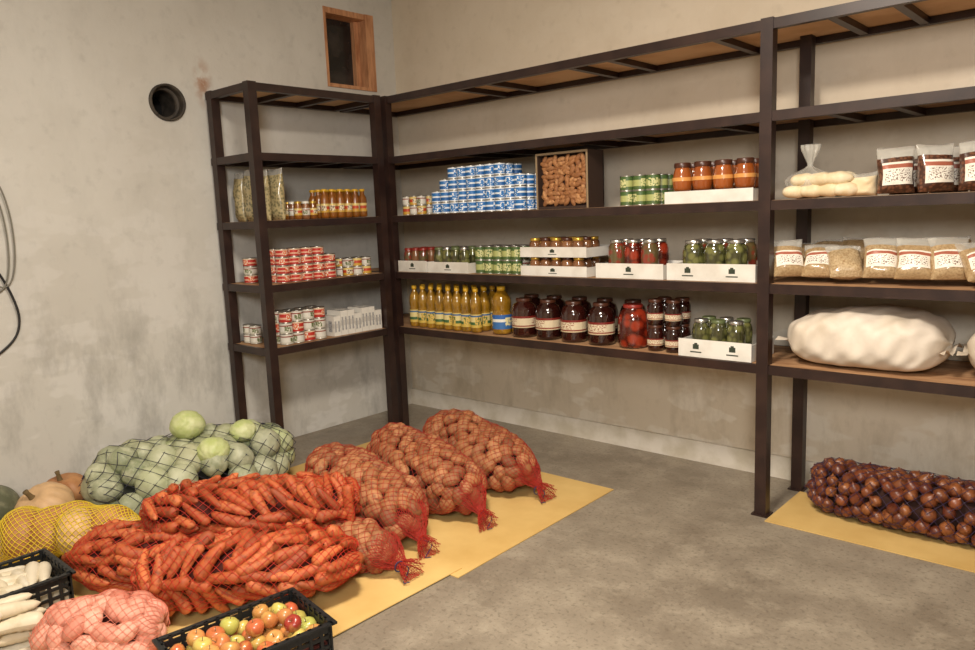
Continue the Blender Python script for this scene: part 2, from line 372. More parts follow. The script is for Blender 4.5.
# ------------------------------------------------------------------ shelving
LV=[.745,1.128,1.51,1.905]; TOP=2.30; PW=.055
def shelves(name,x0,x1,y0,y1,posts,bars_x,axis):
    m=MB()
    for (x,y) in posts:
        m.box(x-PW/2,x+PW/2,y-PW/2,y+PW/2,.006,TOP+.004,steel)
        m.box(x-PW/2-.012,x+PW/2+.012,y-PW/2-.012,y+PW/2+.012,0.001,.008,steel)
    i=.004; x0+=i;x1-=i;y0+=i;y1-=i
    for z in LV+[TOP]:
        bh=.044; bt=.035; zt=z-.001
        m.box(x0,x1,y0,y0+bt,zt-bh,zt,steel); m.box(x0,x1,y1-bt,y1,zt-bh,zt,steel)
        m.box(x0,x0+bt,y0+bt,y1-bt,zt-bh,zt,steel); m.box(x1-bt,x1,y0+bt,y1-bt,zt-bh,zt,steel)
        for q in bars_x:
            if axis=='x': m.box(q-.018,q+.018,y0+bt,y1-bt,zt-bh+.002,zt-.013,steel)
            else: m.box(x0+bt,x1-bt,q-.018,q+.018,zt-bh+.002,zt-.013,steel)
        m.box(x0+.02,x1-.02,y0+.02,y1-.02,zt-.012,zt+.0008,plyw if z==TOP else ply)
    return m.build(name,bevel=.0025)
FX=-3.965; FY=3.425
shelves('metal_shelving_unit',-4.43,FX+PW/2,2.41,3.395,[(FX,2.44),(-4.385,2.44),(FX,3.367)],[2.75,3.07],'y')
shelves('metal_shelving_unit',-4.43,.95,FY,3.972,[(FX+.01,FY+PW/2),(-1.36,FY+PW/2-.002),(-1.34,3.88),(.92,FY+PW/2),(.92,3.94)],[-3.3,-3.05,-2.45,-2.2,-1.62,-1.1,-.85,-.3,.3],'x')

# ------------------------------------------------------------------ containers
def can(r,h,lab,n=22):
    m=MB(); m.lathe([(r,.004),(r,h-.004)],lab,n)
    m.lathe([(r-.001,0),(r+.0012,.001),(r+.0012,.004),(r,.0045)],metal,n)
    m.lathe([(r,h-.0045),(r+.0012,h-.004),(r+.0012,h),(r-.002,h),(r-.0035,h-.003),(.0003,h-.003)],metal,n)
    m.lathe([(.0003,.001),(r-.001,.001)],metal,n); return m
def jar(r,h,cont,lid,lab=None,neck=.72,shoulder=.8,lh=.014,lr=(.25,.68),n=24,bulge=0):
    m=MB(); hb=h-lh
    pr=[(.0003,.002),(r*.75,.0),(r*.94,.006),(r,.02)]
    if bulge: pr+=[(r*(1+bulge),hb*.35),(r*(1+bulge*.8),hb*.55)]
    pr+=[(r,hb*shoulder-.01),(r*.97,hb*shoulder),(r*.86,hb*(shoulder*.45+.55)),(r*neck,hb*.965),(r*neck,hb)]
    m.lathe(pr,cont,n)
    rl=r*neck+.003
    m.lathe([(rl,h-lh-.002),(rl+.0008,h-lh),(rl,h-.002),(rl-.002,h)],lid,n); m.lathe([(rl-.002,h),(rl-.006,h-.0012),(.0003,h-.0012)],lid,n)
    if lab is not None: m.lathe([(r+.0009+r*bulge,hb*lr[0]),(r+.0009+r*bulge,hb*lr[1])],lab,n)
    return m
def bottle(r,h,cont,cap,lab,n=22,neckr=.36,sh=.66,grip=True,lb=(.12,.42)):
    m=MB()
    pr=[(.0003,.004),(r*.7,.0),(r*.95,.006),(r,.018),(r,h*.2)]
    if grip: pr+=[(r,h*.42),(r*.88,h*.49),(r,h*.56)]
    pr+=[(r,h*sh),(r*.9,h*(sh+.08)),(r*.6,h*(sh+.17)),(r*neckr,h*(sh+.22)),(r*neckr,h*.93)]
    m.lathe(pr,cont,n)
    m.lathe([(r*neckr+.002,h*.915),(r*neckr+.004,h*.92),(r*neckr+.004,h*.995),(r*neckr,h)],cap,n); m.lathe([(r*neckr,h),(.0003,h)],cap,n)
    m.lathe([(r+.0008,h*lb[0]),(r+.0008,h*lb[1])],lab,n)
    return m
def tray(m,x0,x1,y0,y1,z,h,logos=1,face='y'):
    t=.004
    m.box(x0,x1,y0,y0+t,z,z+h,cardw); m.box(x0,x1,y1-t,y1,z,z+h,cardw)
    m.box(x0,x0+t,y0+t,y1-t,z,z+h*.92,cardw); m.box(x1-t,x1,y0+t,y1-t,z,z+h*.92,cardw)
    m.box(x0+t,x1-t,y0+t,y1-t,z,z+.003,cardw)
    w=(x1-x0)
    for i in range(logos):
        cx=x0+w*(i+.5)/logos
        m.box(cx-.016,cx+.016,y0-.0006,y0,z+h*.45,z+h*.72,logo)
        m.box(cx-.008,cx+.008,y0-.0006,y0,z+h*.72,z+h*.80,logo)
        m.box(cx-.03,cx+.03,y0-.0006,y0,z+h*.25,z+h*.32,logo)
def row(m,protos,x0,x1,y0,y1,z,r,gap=.003,layers=1,h=0,lim=None,jit=.001):
    d=2*r+gap; nx=max(1,int((x1-x0+gap)/d)); ny=max(1,int((y1-y0+gap)/d))
    ox=(x1-x0-nx*d)/2
    for k in range(layers):
        for i in range(nx):
            if lim and k>=lim(i,nx): continue
            for j in range(ny):
                p=protos[(i*3+j*5+k)%len(protos)] if len(protos)>1 else protos[0]
                m.inst(p,Rz(random.uniform(0,6.28)),(x0+ox+r+i*d+random.uniform(-jit,jit),y0+r+j*d+random.uniform(-jit,jit),z+k*h))
E=.0015
z3,z4,z5=LV[2]+E,LV[1]+E,LV[0]+E
YS=FY+.03
m=MB(); row(m,[can(.033,.062,l_small),can(.033,.062,l_white)],-3.90,-3.64,YS+.01,YS+.22,z3,.033,layers=2,h=.062); m.build('small_food_cans')
m=MB(); row(m,[can(.037,.072,l_milk)],-3.62,-2.78,YS+.01,YS+.25,z3,.037,.004,layers=4,h=.072,lim=lambda i,n: 2 if i==0 else (3 if i in(1,) or i>n-3 else 4)); m.build('condensed_milk_cans')
m=MB(); bx0,bx1,by0,by1,bz=-2.74,-2.38,YS+.06,YS+.22,z3
T=.014; BH=.318
for a in [(bx0,bx1,by0,by1,bz,bz+T),(bx0,bx1,by0,by1,bz+BH-T,bz+BH),(bx0,bx0+T,by0,by1,bz+T,bz+BH-T),(bx1-T,bx1,by0,by1,bz+T,bz+BH-T),(bx0,bx1,by1-.008,by1,bz+T,bz+BH-T)]:
    m.box(*a,wooddark)
m.box(bx0-.001,bx1+.001,by0-.003,by0,bz+BH-.012,bz+BH,woodl); m.box(bx0-.001,bx0+.01,by0-.003,by0,bz,bz+BH-.012,woodl); m.box(bx1-.01,bx1+.001,by0-.003,by0,bz,bz+BH-.012,woodl)
V=I3[0]; ck=MB(); ck.quads(V*np.array([.044,.016,.013])*(1-.3*np.abs(V[:,0:1])),I3[1],cook)
m.box(bx0+T,bx1-T,by0+.04,by1-.01,bz+T,bz+BH-T-.006,fill_p)  # dark block behind the cookies, its colour stands in for gap shade
for i in range(8):
    for j in range(11):
        m.inst(ck,Ry(random.uniform(-1.0,1.0)+(.5 if (i+j)%2 else -.5))@Rx(PI/2),(bx0+T+.032+i*(bx1-bx0-2*T-.064)/7+random.uniform(-.006,.006),by0+.022+random.uniform(0,.016),bz+T+.026+j*(BH-2*T-.052)/10))
m.build('cookie_display_box')
m=MB(); row(m,[can(.037,.078,l_green)],-2.2,-1.9,YS+.02,YS+.25,z3,.037,.004,layers=2,h=.078); m.build('green_pea_cans')
m=MB(); tray(m,-1.88,-1.425,YS+.0,YS+.26,z3,.06,0)
row(m,[can(.034,.054,l_white)],-1.87,-1.435,YS+.01,YS+.25,z3+.004,.034)
hj=jar(.047,.14,honey,lidb,None,neck=.8,shoulder=.70,lh=.022,bulge=.07); hj.lathe([(.0512,.05),(.0512,.068)],cap_or,24)
for j in range(2):
    for i in range(4): m.inst(hj,Rz(i),(-1.815+i*.108,YS+.065+j*.12,z3+.0605))
m.build('honey_jars_tray')
def trayjars(name,x0,x1,h,protos,r,jh,layers=1,logos=1,yd=.26,yo=0):
    m=MB()
    for k in range(layers):
        zz=z4+k*(jh+.004)
        tray(m,x0,x1,YS+yo,YS+yo+yd,zz,h,logos); row(m,protos,x0+.008,x1-.008,YS+yo+.008,YS+yo+yd-.008,zz+.0035,r)
    return m.build(name)
trayjars('preserve_jars_tray',-3.92,-3.64,.075,[jar(.034,.155,redj,lidr),jar(.034,.155,brownj,lidr)],.035,.155)
trayjars('preserve_jars_tray',-3.625,-3.26,.07,[jar(.036,.16,pickle,lidg),jar(.036,.16,pickle,metal)],.037,.16)
m=MB(); row(m,[can(.035,.085,l_green),can(.035,.085,l_green),can(.035,.085,l_white)],-3.24,-2.86,YS+.02,YS+.25,z4,.035,.003,layers=2,h=.085); m.build('green_pea_cans')
trayjars('stacked_jar_trays',-2.83,-2.36,.058,[jar(.036,.105,brownj,gold),jar(.036,.105,brownj,lidb)],.037,.105,layers=2,logos=1)
trayjars('pepper_jars_tray',-2.3,-1.89,.08,[jar(.048,.20,redj,metal,None),jar(.048,.20,tomato,metal,None)],.0485,.20,logos=1)
trayjars('pickle_jars_tray',-1.87,-1.41,.085,[jar(.054,.195,pickle,metal),jar(.054,.195,tomato,metal),jar(.054,.195,redj,metal)],.055,.195,logos=2)
m=MB(); row(m,[bottle(.038,.285,oil,capy,l_oil)],-3.90,-3.17,YS+.01,YS+.26,z5,.038,.006); m.build('sunflower_oil_bottles')
m=MB(); m.inst(bottle(.062,.30,oil,capy,l_blue,sh=.7),Rz(2),(-3.07,YS+.09,z5)); m.build('large_oil_bottle')
BJ=jar(.076,.235,dark,lidb,cream,neck=.58,shoulder=.78,lh=.016,lr=(.28,.60))
m=MB()
for i,x in enumerate([-2.885,-2.70,-2.515,-2.325]): m.inst(BJ,Rz(-.9+i*.3),(x,YS+.085,z5)); 
for i,x in enumerate([-2.97,-2.79,-2.60,-2.42,-2.23]): m.inst(BJ,Rz(-.9+i*.3),(x,YS+.27,z5))
m.build('large_preserve_jars')
m=MB(); m.inst(jar(.082,.235,tomato,lidr,None,neck=.62,shoulder=.76,lh=.016,bulge=.03),None,(-2.125,YS+.095,z5)); m.build('tomato_jar')
m=MB(); SJ=jar(.043,.137,dark,lidb,cream,neck=.8,shoulder=.82,lh=.014,lr=(.25,.55))
for x in (-1.97,-1.865):
    for y in (YS+.06,YS+.16):
        for k in range(2): m.inst(SJ,Rz(x*3),(x,y,z5+k*.1372))
m.build('small_preserve_jars')
m=MB(); tray(m,-1.80,-1.42,YS-.01,YS+.27,z5,.09,2); row(m,[jar(.044,.185,pickle,metal),jar(.044,.185,pickle,lidg)],-1.79,-1.43,YS,YS+.26,z5+.0035,.044); m.build('pickle_jars_tray')

def pouch(w,h,t,mat,lab=None,seed=0,top=.14,nu=28,nv=18,topmat=None,lpos=(.3,.85,.22,.72)):
    r_=np.random.default_rng(seed); ph=r_.uniform(0,6.28,6)
    def S(a,v,off=0):
        g=np.where(v<.15,np.sqrt(np.clip(v/.15,0,1))*.9+.1,1.0)*np.clip((1-v)/ (top+.25),0,1)**.6
        ww=w/2*(1-.10*np.sin(v*PI*.9+.3))*(1+.02*np.sin(v*9+ph[0]))
        cx=np.sign(np.cos(a))*np.abs(np.cos(a))**.75*ww
        wr=1+.09*np.sin(3*a+v*11+ph[1])+.06*np.sin(7*a-v*17+ph[2])
        cy=np.sin(a)*(t/2*g*wr+.0015+off)
        return np.stack([cx,cy,v*h+.004*np.sin(a*2+ph[3])*v],-1)
    m=MB(); a=np.linspace(0,2*PI,nu+1); v=np.linspace(0,1,nv)
    A,Vv=np.meshgrid(a,v,indexing='ij'); P=S(A,Vv)
    k=int(nv*(1-top))
    m.grid(P[:,:k],mat); m.grid(P[:,k-1:],topmat if topmat is not None else mat)
    bot=P[:,0]; m.grid(np.stack([bot,bot*np.array([.02,.02,1])],1),mat)
    if lab is not None:
        u0,u1,v0,v1=lpos
        a=np.linspace(PI+u0*PI,PI+u1*PI,9)
        A,Vv=np.meshgrid(a,np.linspace(v0,v1,7),indexing='ij'); m.grid(S(A,Vv,.0025),lab)
    return m
m=MB()
for i,(x,y) in enumerate([(-4.325,2.535),(-4.19,2.53),(-4.06,2.525),(-4.30,2.615),(-4.17,2.61),(-4.05,2.62)]):
    m.inst(pouch(.125,.30+.01*(i%2),.065,pasta,None,seed=i,top=.1,topmat=cello),Rz(.12*(i%3-1)),(x,y,z3))
m.build('pasta_bags')
m=MB(); row(m,[jar(.026,.11,brownj,lidw,l_white,neck=.75,shoulder=.75,lh=.012),jar(.026,.11,oil2,gold,l_small,neck=.75,shoulder=.75,lh=.012)],-4.21,-3.975,2.71,2.9,z3,.026,.004); m.build('small_sauce_jars')
m=MB(); row(m,[bottle(.029,.185,oil2,capy,l_small,sh=.62,neckr=.5,grip=False,lb=(.2,.5))],-4.21,-3.97,2.925,3.33,z3,.029,.004); m.build('syrup_bottles')
def canwall(name,protos,x0,x1,y0,y1,z,r,h,layers,lim=None):
    m=MB(); d=2*r+.003; ny=int((y1-y0)/d); nx=int((x1-x0)/d)
    for j in range(ny):
        for i in range(nx):
            for k in range(layers if lim is None else lim(j,ny)):
                m.inst(protos[(j+k+i)%len(protos)],Rz(random.uniform(0,6)),(x1-r-i*d,y0+r+j*d,z+k*h))
    m.build(name)
canwall('canned_fish_stack',[can(.042,.052,l_red)],-4.16,-3.98,2.56,3.04,z4,.042,.052,4,lambda j,n:4 if j<n-1 else 3)
canwall('canned_fish_stack',[can(.042,.052,l_red),can(.042,.052,l_white)],-4.36,-4.2,2.47,2.56,z4,.042,.052,3)
canwall('small_food_cans',[can(.036,.058,l_small),can(.036,.058,l_white)],-4.15,-3.98,3.06,3.33,z4,.036,.058,2,lambda j,n:2)
canwall('canned_meat_stack',[can(.040,.068,l_white),can(.040,.068,l_white),can(.040,.068,l_red)],-4.15,-3.98,2.55,2.90,z5,.040,.068,3)
canwall('small_food_cans',[can(.036,.058,l_white)],-4.36,-4.2,2.47,2.56,z5,.036,.058,2)
m=MB()
for j in range(7):
    hh=.16 if j%3 else .13
    m.box(-4.13,-3.98,2.925+j*.058,2.925+j*.058+.054,z5,z5+hh,l_box)
m.build('food_cartons',bevel=.0015)

m=MB(); V=I3[0]; rl=MB(); rl.quads(V*np.array([.062,.036,.03])*(1+.04*np.sin(V[:,0:1]*7)),I3[1],roll)
for k,(nn,zz) in enumerate([(4,.032),(3,.082)]):
    for i in range(nn):
        for j in range(2):
            m.inst(rl,Rz(random.uniform(-.5,.5)),(-1.25+k*.035+i*.072,YS+.06+j*.1,z3+zz))
def bagskin(m,cx,cy,z,rx,ry,h,knot=.1):
    a=np.linspace(0,2*PI,41); v=np.linspace(0,1,20); A,Vv=np.meshgrid(a,v,indexing='ij')
    body=np.where(Vv<.55,np.sin(np.clip(Vv/.55,0,1)*PI*.5)**.3*(1-.9*np.clip((Vv-.3)/.25,0,1)**1.6),.1+.25*np.clip((Vv-.62)/.3,0,1))
    fold=1+.10*np.sin(A*9+Vv*5)*(Vv+.3)
    hh=np.where(Vv<.55,Vv/.55*h,h+(Vv-.55)/.45*knot)
    P=np.stack([cx+rx*body*fold*np.cos(A),cy+ry*body*fold*np.sin(A),z+hh],-1); m.grid(P,cello)
bagskin(m,-1.215,YS+.13,z3,.115,.11,.14,.1)
m.build('bagged_bread_rolls')
m=MB()
for i in range(5):
    pb=pouch(.15,.19,.085,granola,l_grain,seed=20+i,top=.22,topmat=cello,lpos=(.22,.8,.16,.66))
    m.inst(pb,Rz(.5+random.uniform(-.25,.25))@Rx(-.12),(-.85+i*.15,YS+.09,z3+.006)); m.inst(pb,Rz(.3),(-.83+i*.15,YS+.22,z3))
m.build('granola_bags')
m=MB(); m.inst(pouch(.13,.10,.09,roll,None,seed=77,topmat=cello),Rz(.1),(-.985,YS+.10,z3)); m.build('bagged_bread_rolls')
m=MB()
xs=[-1.27,-1.15,-1.02,-.89,-.76,-.63,-.50,-.37]
for i,x in enumerate(xs):
    pb=pouch(.15,.185,.08,grain,l_grain if i not in (2,) else None,seed=40+i,top=.2,topmat=cello,lpos=(.2,.8,.2,.62))
    m.inst(pb,Rz(.45+random.uniform(-.35,.35))@Rx(-.6+random.uniform(-.25,.15)),(x,YS+.055+.02*(i%2),z4+.03))
    m.inst(pouch(.16,.17+.015*(i%3),.085,grain,None,seed=60+i,top=.08,topmat=cello),Rz(.3+random.uniform(-.3,.3))@Rx(-.6),(x,YS+.21,z4+.028))
m.build('grain_bags')
def bigsack(name,cx,cy,z,L,W,H,rot,seed):
    r_=np.random.default_rng(seed); t=np.linspace(-1,1,90); th=np.linspace(0,2*PI,65); Tt,Th=np.meshgrid(t,th,indexing='ij')
    s=(1-np.abs(Tt)**5)**(1/2.0); sn=np.sin(Th); cs=np.cos(Th)
    wr=1+.03*np.sin(6*Tt+3*Th+seed)+.022*np.sin(14*Tt-5*Th)+.014*np.sin(23*Tt+9*Th)+.05*np.sin(2*Tt+Th)+.03*np.sin(Tt*31+2*np.sin(Th*2))*np.abs(Tt)**2
    y=W/2*s**.8*np.sign(cs)*np.abs(cs)**.6*wr
    zz=H/2+H/2*s*np.sign(sn)*np.abs(sn)**.7*np.where(sn>0,wr,1)*np.where(sn>0,1+.08*np.sin(Tt*2.5+1),1)
    P=np.stack([Tt*L/2*(1+.02*np.sin(3*Th)),y,zz],-1)
    m=MB(); q=MB(); q.grid(P,sackw)
    for sg in (-1,1):
        u=np.linspace(-.5,.5,12); w=np.linspace(0,1,4); Uu,Ww=np.meshgrid(u,w,indexing='ij')
        q.grid(np.stack([sg*(L/2*.97+Ww*.03),Uu*W*(.6+.25*Ww),H*.42+.02*np.sin(Uu*12)*Ww],-1),sackw)
    q.fz(); q.V[0][:,2]-=q.V[0][:,2].min()
    m.inst(q,Rz(rot),(cx,cy,z)); m.build(name)
bigsack('white_flour_sack',-.965,YS+.20,z5+.002,.66,.44,.25,-.05,3)
bigsack('white_flour_sack',-.25,YS+.20,z5+.002,.64,.42,.25,.03,9)

# ------------------------------------------------------------------ produce protos
def lump(ax,mat,amp=.07,n=I3,seed=0):
    r_=np.random.default_rng(seed); V=n[0]; d=np.zeros(len(V))
    for k in range(5):
        w=r_.normal(size=3)*1.8; d+=amp*.5*np.sin(V@w+r_.uniform(0,6))
    m=MB(); m.quads(V*(1+d)[:,None]*np.array(ax),n[1],mat); return m
POT=[lump((.050,.036,.032),potato,.06,seed=i) for i in range(3)]+[lump((.043,.036,.033),potato,.06,seed=i) for i in range(3,5)]
PPOT=[lump((.052,.036,.031),pinkp,.06,seed=i) for i in range(4)]
def root(L,r,mat,seed,taper=.8,n=14):
    r_=np.random.default_rng(seed); t=np.linspace(0,1,18); th=np.linspace(0,2*PI,n+1)
    rad=r*(np.clip(t/.08,0,1)**.5)*(1-taper*t**1.8)*np.where(t>.92,(1-t)/.08*.9+.1,1)*(1+.05*np.sin(t*46+seed)+.03*np.sin(t*90))
    rad[0]=r*.12
    bx=.012*np.sin(t*3+r_.uniform(0,6))*r_.uniform(.3,1); bz=.006*np.sin(t*4+r_.uniform(0,6))
    P=np.zeros((18,n+1,3)); P[...,0]=((t-.45)*L)[:,None]; P[...,1]=bx[:,None]+rad[:,None]*np.cos(th); P[...,2]=bz[:,None]+rad[:,None]*np.sin(th)
    m=MB(); m.grid(P,mat); return m
CAR=[root(.145+.016*(i%3),.0235+.0025*(i%2),carrot,i,.5) for i in range(6)]
DAI=[root(.24,.036,daikon,i+20,.6) for i in range(4)]
def onionp(seed):
    m=MB(); r=.031
    m.lathe([(.0005,-r*1.0),(r*.35,-r*.88),(r*.8,-r*.5),(r,0),(r*.85,r*.5),(r*.4,r*.9),(r*.15,r*1.1),(r*.1,r*1.3),(.0005,r*1.33)],onion,14); return m
ONI=[onionp(0)]
def cabb(seed,mat,r=.078,fine=I4):
    r_=np.random.default_rng(seed); V,F=fine; d=np.zeros(len(V))
    for k in range(7):
        cdir=r_.normal(size=3); cdir/=np.linalg.norm(cdir); cc=V@cdir; th0=r_.uniform(-.1,.5)
        d+=.028/(1+np.exp(-(cc-th0)*45))*(1+.5*np.exp(-((cc-th0)/.06)**2))
        u=np.cross(cdir,[.2,.3,.9]); u/=np.linalg.norm(u); w=np.cross(cdir,u); ang=np.arctan2(V@w,V@u)
        d+=.008*np.abs(np.sin(ang*5))**6*(cc>th0)
    m=MB(); m.quads(V*(1+d)[:,None]*r*np.array([1,1,.86]),F,mat); return m
CAB=[cabb(i,cabbage) for i in range(4)]
def pump(r,flat,mat,ribs,seed,st=True):
    m=MB(); th=np.linspace(0,2*PI,73); ph=np.linspace(-PI/2,PI/2,26); A,B_=np.meshgrid(th,ph,indexing='ij')
    rr=r*np.cos(B_)**.9*(1-.07*np.abs(np.cos(A*ribs/2))**6 if ribs else 1)+.0003
    z=r*flat*np.sin(B_)-r*flat*.22*np.exp(-((np.abs(B_)-PI/2)/.35)**2)*np.sign(B_)
    m.grid(np.stack([rr*np.cos(A),rr*np.sin(A),z],-1),mat)
    if st:
        zt=r*flat*.76; m.lathe([(r*.16,zt-.01),(r*.09,zt+.015),(r*.08,zt+.04),(r*.1,zt+.055),(.0004,zt+.055)],stem,10)
    return m
CBT=.008
def sack(name,cx,cy,cz,rot,L,W,H,items,irad,spacing,fillm,netm,cell,nr,along=None,taper=0,p=2.6,tail=1,tilt=0,isc=(.85,1.15),extra=None,seed=1,dens=3600,tailr=.075,bottom=-.8,bumpy=.25,core=1.7):
    r_=np.random.default_rng(seed)
    def S(t,th,k=1.0):
        s=np.clip(1-np.abs(t)**p,0,1)**(1/p); sn=np.sin(th); cs=np.cos(th); h=H*(1-taper*t)
        hc=.42*h
        up=np.where(sn>0,h-hc,hc)
        lum=1+.06*np.sin(3*t+2*th+seed)+.04*np.sin(6*t-3*th+seed*2)
        y=W/2*s*np.sign(cs)*np.abs(cs)**.85*lum*k
        z=hc+up*s**.75*np.sign(sn)*np.abs(sn)**np.where(sn>0,.95,.6)*np.where(sn>0,lum,1)*k
        return np.stack([t*L/2*(.9*k+.1),y,z],-1)
    def C(t):
        h=H*(1-taper*t); return np.stack([t*L/2*.72,0*t,.42*h],-1)
    t=r_.uniform(-1,1,dens); t=np.sign(t)*np.abs(t)**.85; th=r_.uniform(0,2*PI,dens); k=np.sin(th)>bottom; t=t[k];th=th[k]
    P=S(t,th); Cc=C(t); N=P-Cc; N/=np.linalg.norm(N,axis=1)[:,None]+1e-9
    if along is not None:
        A0=np.tile(np.array([math.cos(along),math.sin(along),-.15]),(len(P),1)); A0=A0-N*(A0*N).sum(1)[:,None]; A0/=np.linalg.norm(A0,axis=1)[:,None]+1e-9
    acc=[]
    for i in range(len(P)):
        if acc:
            q=P[acc]-P[i]
            if along is not None:
                la=(q@A0[i])[:,None]; q=q-la*A0[i]*.58
            if np.linalg.norm(q,axis=1).min()<spacing: continue
        acc.append(i)
    body=MB()
    for i in acc:
        n=N[i]; sc=r_.uniform(*isc)
        if along is not None: v=(A0[i]+r_.normal(size=3)*.18)*r_.choice([-1,1])
        else: v=r_.normal(size=3)
        v=v-n*(v@n); v/=np.linalg.norm(v)+1e-9; b=np.cross(n,v)
        R=np.stack([v,b,n],1)
        if irad>.07 or items is ONI:
            q=r_.normal(size=(3,3)); R,_=np.linalg.qr(q)
        pos=P[i]-n*irad*(sc*.95+r_.uniform(0,bumpy))
        pos[2]=max(pos[2],irad*sc*.95)
        body.inst(items[r_.integers(len(items))],R,pos,sc)
    V,Lp,Tt,_,_,_=body.fz()
    st=np.concatenate([[0],np.cumsum(Tt)[:-1]])
    polys=[Lp[a:a+b].tolist() for a,b in zip(st.tolist(),Tt.tolist())]
    bvh=BVHTree.FromPolygons(V.tolist(),polys)
    a=np.linspace(-1,1,26); b=np.linspace(0,2*PI,33); A,B_=np.meshgrid(a,b,indexing='ij')
    cr=S(A,B_); cc=C(A); sh=np.clip(1-irad*core/(H*.5),.3,.92); cr=cc+(cr-cc)*sh; body.grid(cr,fillm)  # inner core closes see-through gaps, dark colour imitates shade in the crevices
    nt_=max(12,int(L*1.15/cell)); nh=max(16,int((W+H)*1.45/cell)); nh+=nh%2
    a=np.sin(np.linspace(-PI/2*.96,PI/2*.96,nt_)*.98); a=.55*a+.45*np.linspace(-.985,.985,nt_)
    b=np.arange(nh)/nh*2*PI; A,B_=np.meshgrid(a,b,indexing='ij')
    P=S(A,B_); cc=C(A); D=P-cc; base_=np.linalg.norm(D,axis=2); D/=base_[...,None]+1e-9
    hit=np.zeros_like(base_)
    for i in range(nt_):
        for j in range(nh):
            o=cc[i,j]+D[i,j]*(base_[i,j]+.2)
            h=bvh.ray_cast(Vector(o),Vector(-D[i,j]),base_[i,j]+.2)
            hit[i,j]=(Vector(h[0])-Vector(cc[i,j])).length if h[0] is not None else base_[i,j]*.8
    rad=hit.copy()
    for _ in range(4):
        sm=(rad+np.roll(rad,1,1)+np.roll(rad,-1,1)+np.vstack([rad[:1],rad[:-1]])+np.vstack([rad[1:],rad[-1:]]))/5
        rad=np.maximum(sm,hit)
    NP=cc+D*(rad+nr+.001)[...,None]
    NP[...,2]=np.maximum(NP[...,2],nr+.001)
    P0=[];P1=[]
    for i in range(nt_-1):
        for j in range(nh):
            if (i+j)%2==0:
                for dj in (1,-1):
                    P0.append(NP[i,j]);P1.append(NP[i+1,(j+dj)%nh])
    body.tubes(np.array(P0),np.array(P1),nr,netm)
    if tail:
        u=np.linspace(0,1,9); th_=np.linspace(0,2*PI,41); Uu,Th=np.meshgrid(u,th_,indexing='ij')
        hh=.42*H*(1-taper)
        rr=np.interp(Uu,[0,.25,.5,.62,.75,1],[tailr,tailr*.7,.026,.016,.03,.045])*(1+.22*np.sin(Th*9)*np.clip(Uu*1.6,0.1,1))
        zc=hh*(1-Uu)**1.2+.03
        tp=np.stack([L/2*.90+Uu*.14,rr*np.cos(Th)*1.2+.03*Uu*math.sin(seed*2),np.maximum(zc+rr*np.sin(Th),.004)],-1)
        tt=MB()
        i,j=np.meshgrid(np.arange(8),np.arange(40),indexing='ij')
        for dj in (1,-1):
            tt.tubes(tp[:-1,:-1].reshape(-1,3),tp[np.minimum(i+1,8),(j+dj)%40].reshape(-1,3),nr*1.1,netm)
        sp=np.stack([L/2*.9+.085+.004*np.cos(np.linspace(0,12,30)),.022*np.cos(np.linspace(0,12.56,30)),.05+.022*np.sin(np.linspace(0,12.56,30))],-1)
        tt.tubes(sp[:-1],sp[1:],.003,string)
        q=np.linspace(0,1,14); s2=np.stack([L/2*.9+.09+.06*q,.03*np.sin(q*6),np.maximum(.06*(1-q*1.4),.004)],-1); tt.tubes(s2[:-1],s2[1:],.0022,string)
        body.inst(tt)
    if extra: extra(body)
    out=MB(); body.fz()
    out.inst(body,Rz(rot)@Ry(tilt),(cx,cy,cz))
    V=out.fz()[0]
    if cz<.01: out.V[0][:,2]+= .002+CBT-V[:,2].min()
    return out.build(name)
# ------------------------------------------------------------------ cardboard
def sheet(name,x0,x1,y0,y1,z,rot=0,mat=cardb):
    m=MB(); cx,cy=(x0+x1)/2,(y0+y1)/2
    m.box(x0-cx,x1-cx,y0-cy,y1-cy,0,.004,mat)
    o=MB(); o.inst(m,Rz(rot),(cx,cy,z)); return o.build(name)
sheet('cardboard_sheet',-3.9,-2.10,2.06,3.29,.001,.015)
sheet('cardboard_sheet',-3.8,-2.14,.62,2.15,.0055,-.01)
sheet('cardboard_sheet',-1.315,.5,3.37,3.84,.001,-.0)

# ------------------------------------------------------------------ sacks
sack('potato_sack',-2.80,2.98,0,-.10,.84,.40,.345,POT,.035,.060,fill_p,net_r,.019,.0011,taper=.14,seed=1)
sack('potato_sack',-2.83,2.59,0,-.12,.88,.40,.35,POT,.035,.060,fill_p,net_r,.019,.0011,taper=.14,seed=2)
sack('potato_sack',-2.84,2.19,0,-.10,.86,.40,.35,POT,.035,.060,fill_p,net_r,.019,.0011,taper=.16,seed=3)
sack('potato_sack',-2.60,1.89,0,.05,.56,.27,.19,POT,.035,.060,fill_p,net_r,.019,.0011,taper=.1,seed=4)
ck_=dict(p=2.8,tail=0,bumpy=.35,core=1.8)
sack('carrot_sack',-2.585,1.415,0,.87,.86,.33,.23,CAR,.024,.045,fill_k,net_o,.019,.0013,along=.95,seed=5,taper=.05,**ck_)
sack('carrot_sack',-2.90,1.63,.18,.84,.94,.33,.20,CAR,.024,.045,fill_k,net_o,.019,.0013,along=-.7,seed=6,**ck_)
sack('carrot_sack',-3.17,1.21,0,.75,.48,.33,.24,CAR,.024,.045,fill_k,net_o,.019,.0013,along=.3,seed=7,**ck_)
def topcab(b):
    b.inst(cabb(31,cabbage2,.082,I5),None,(-.02,.0,.415)); b.inst(cabb(32,cabbage2,.065,I5),None,(.24,-.10,.345)); b.inst(cabb(33,cabbage2,.075,I5),None,(.02,-.23,.315))
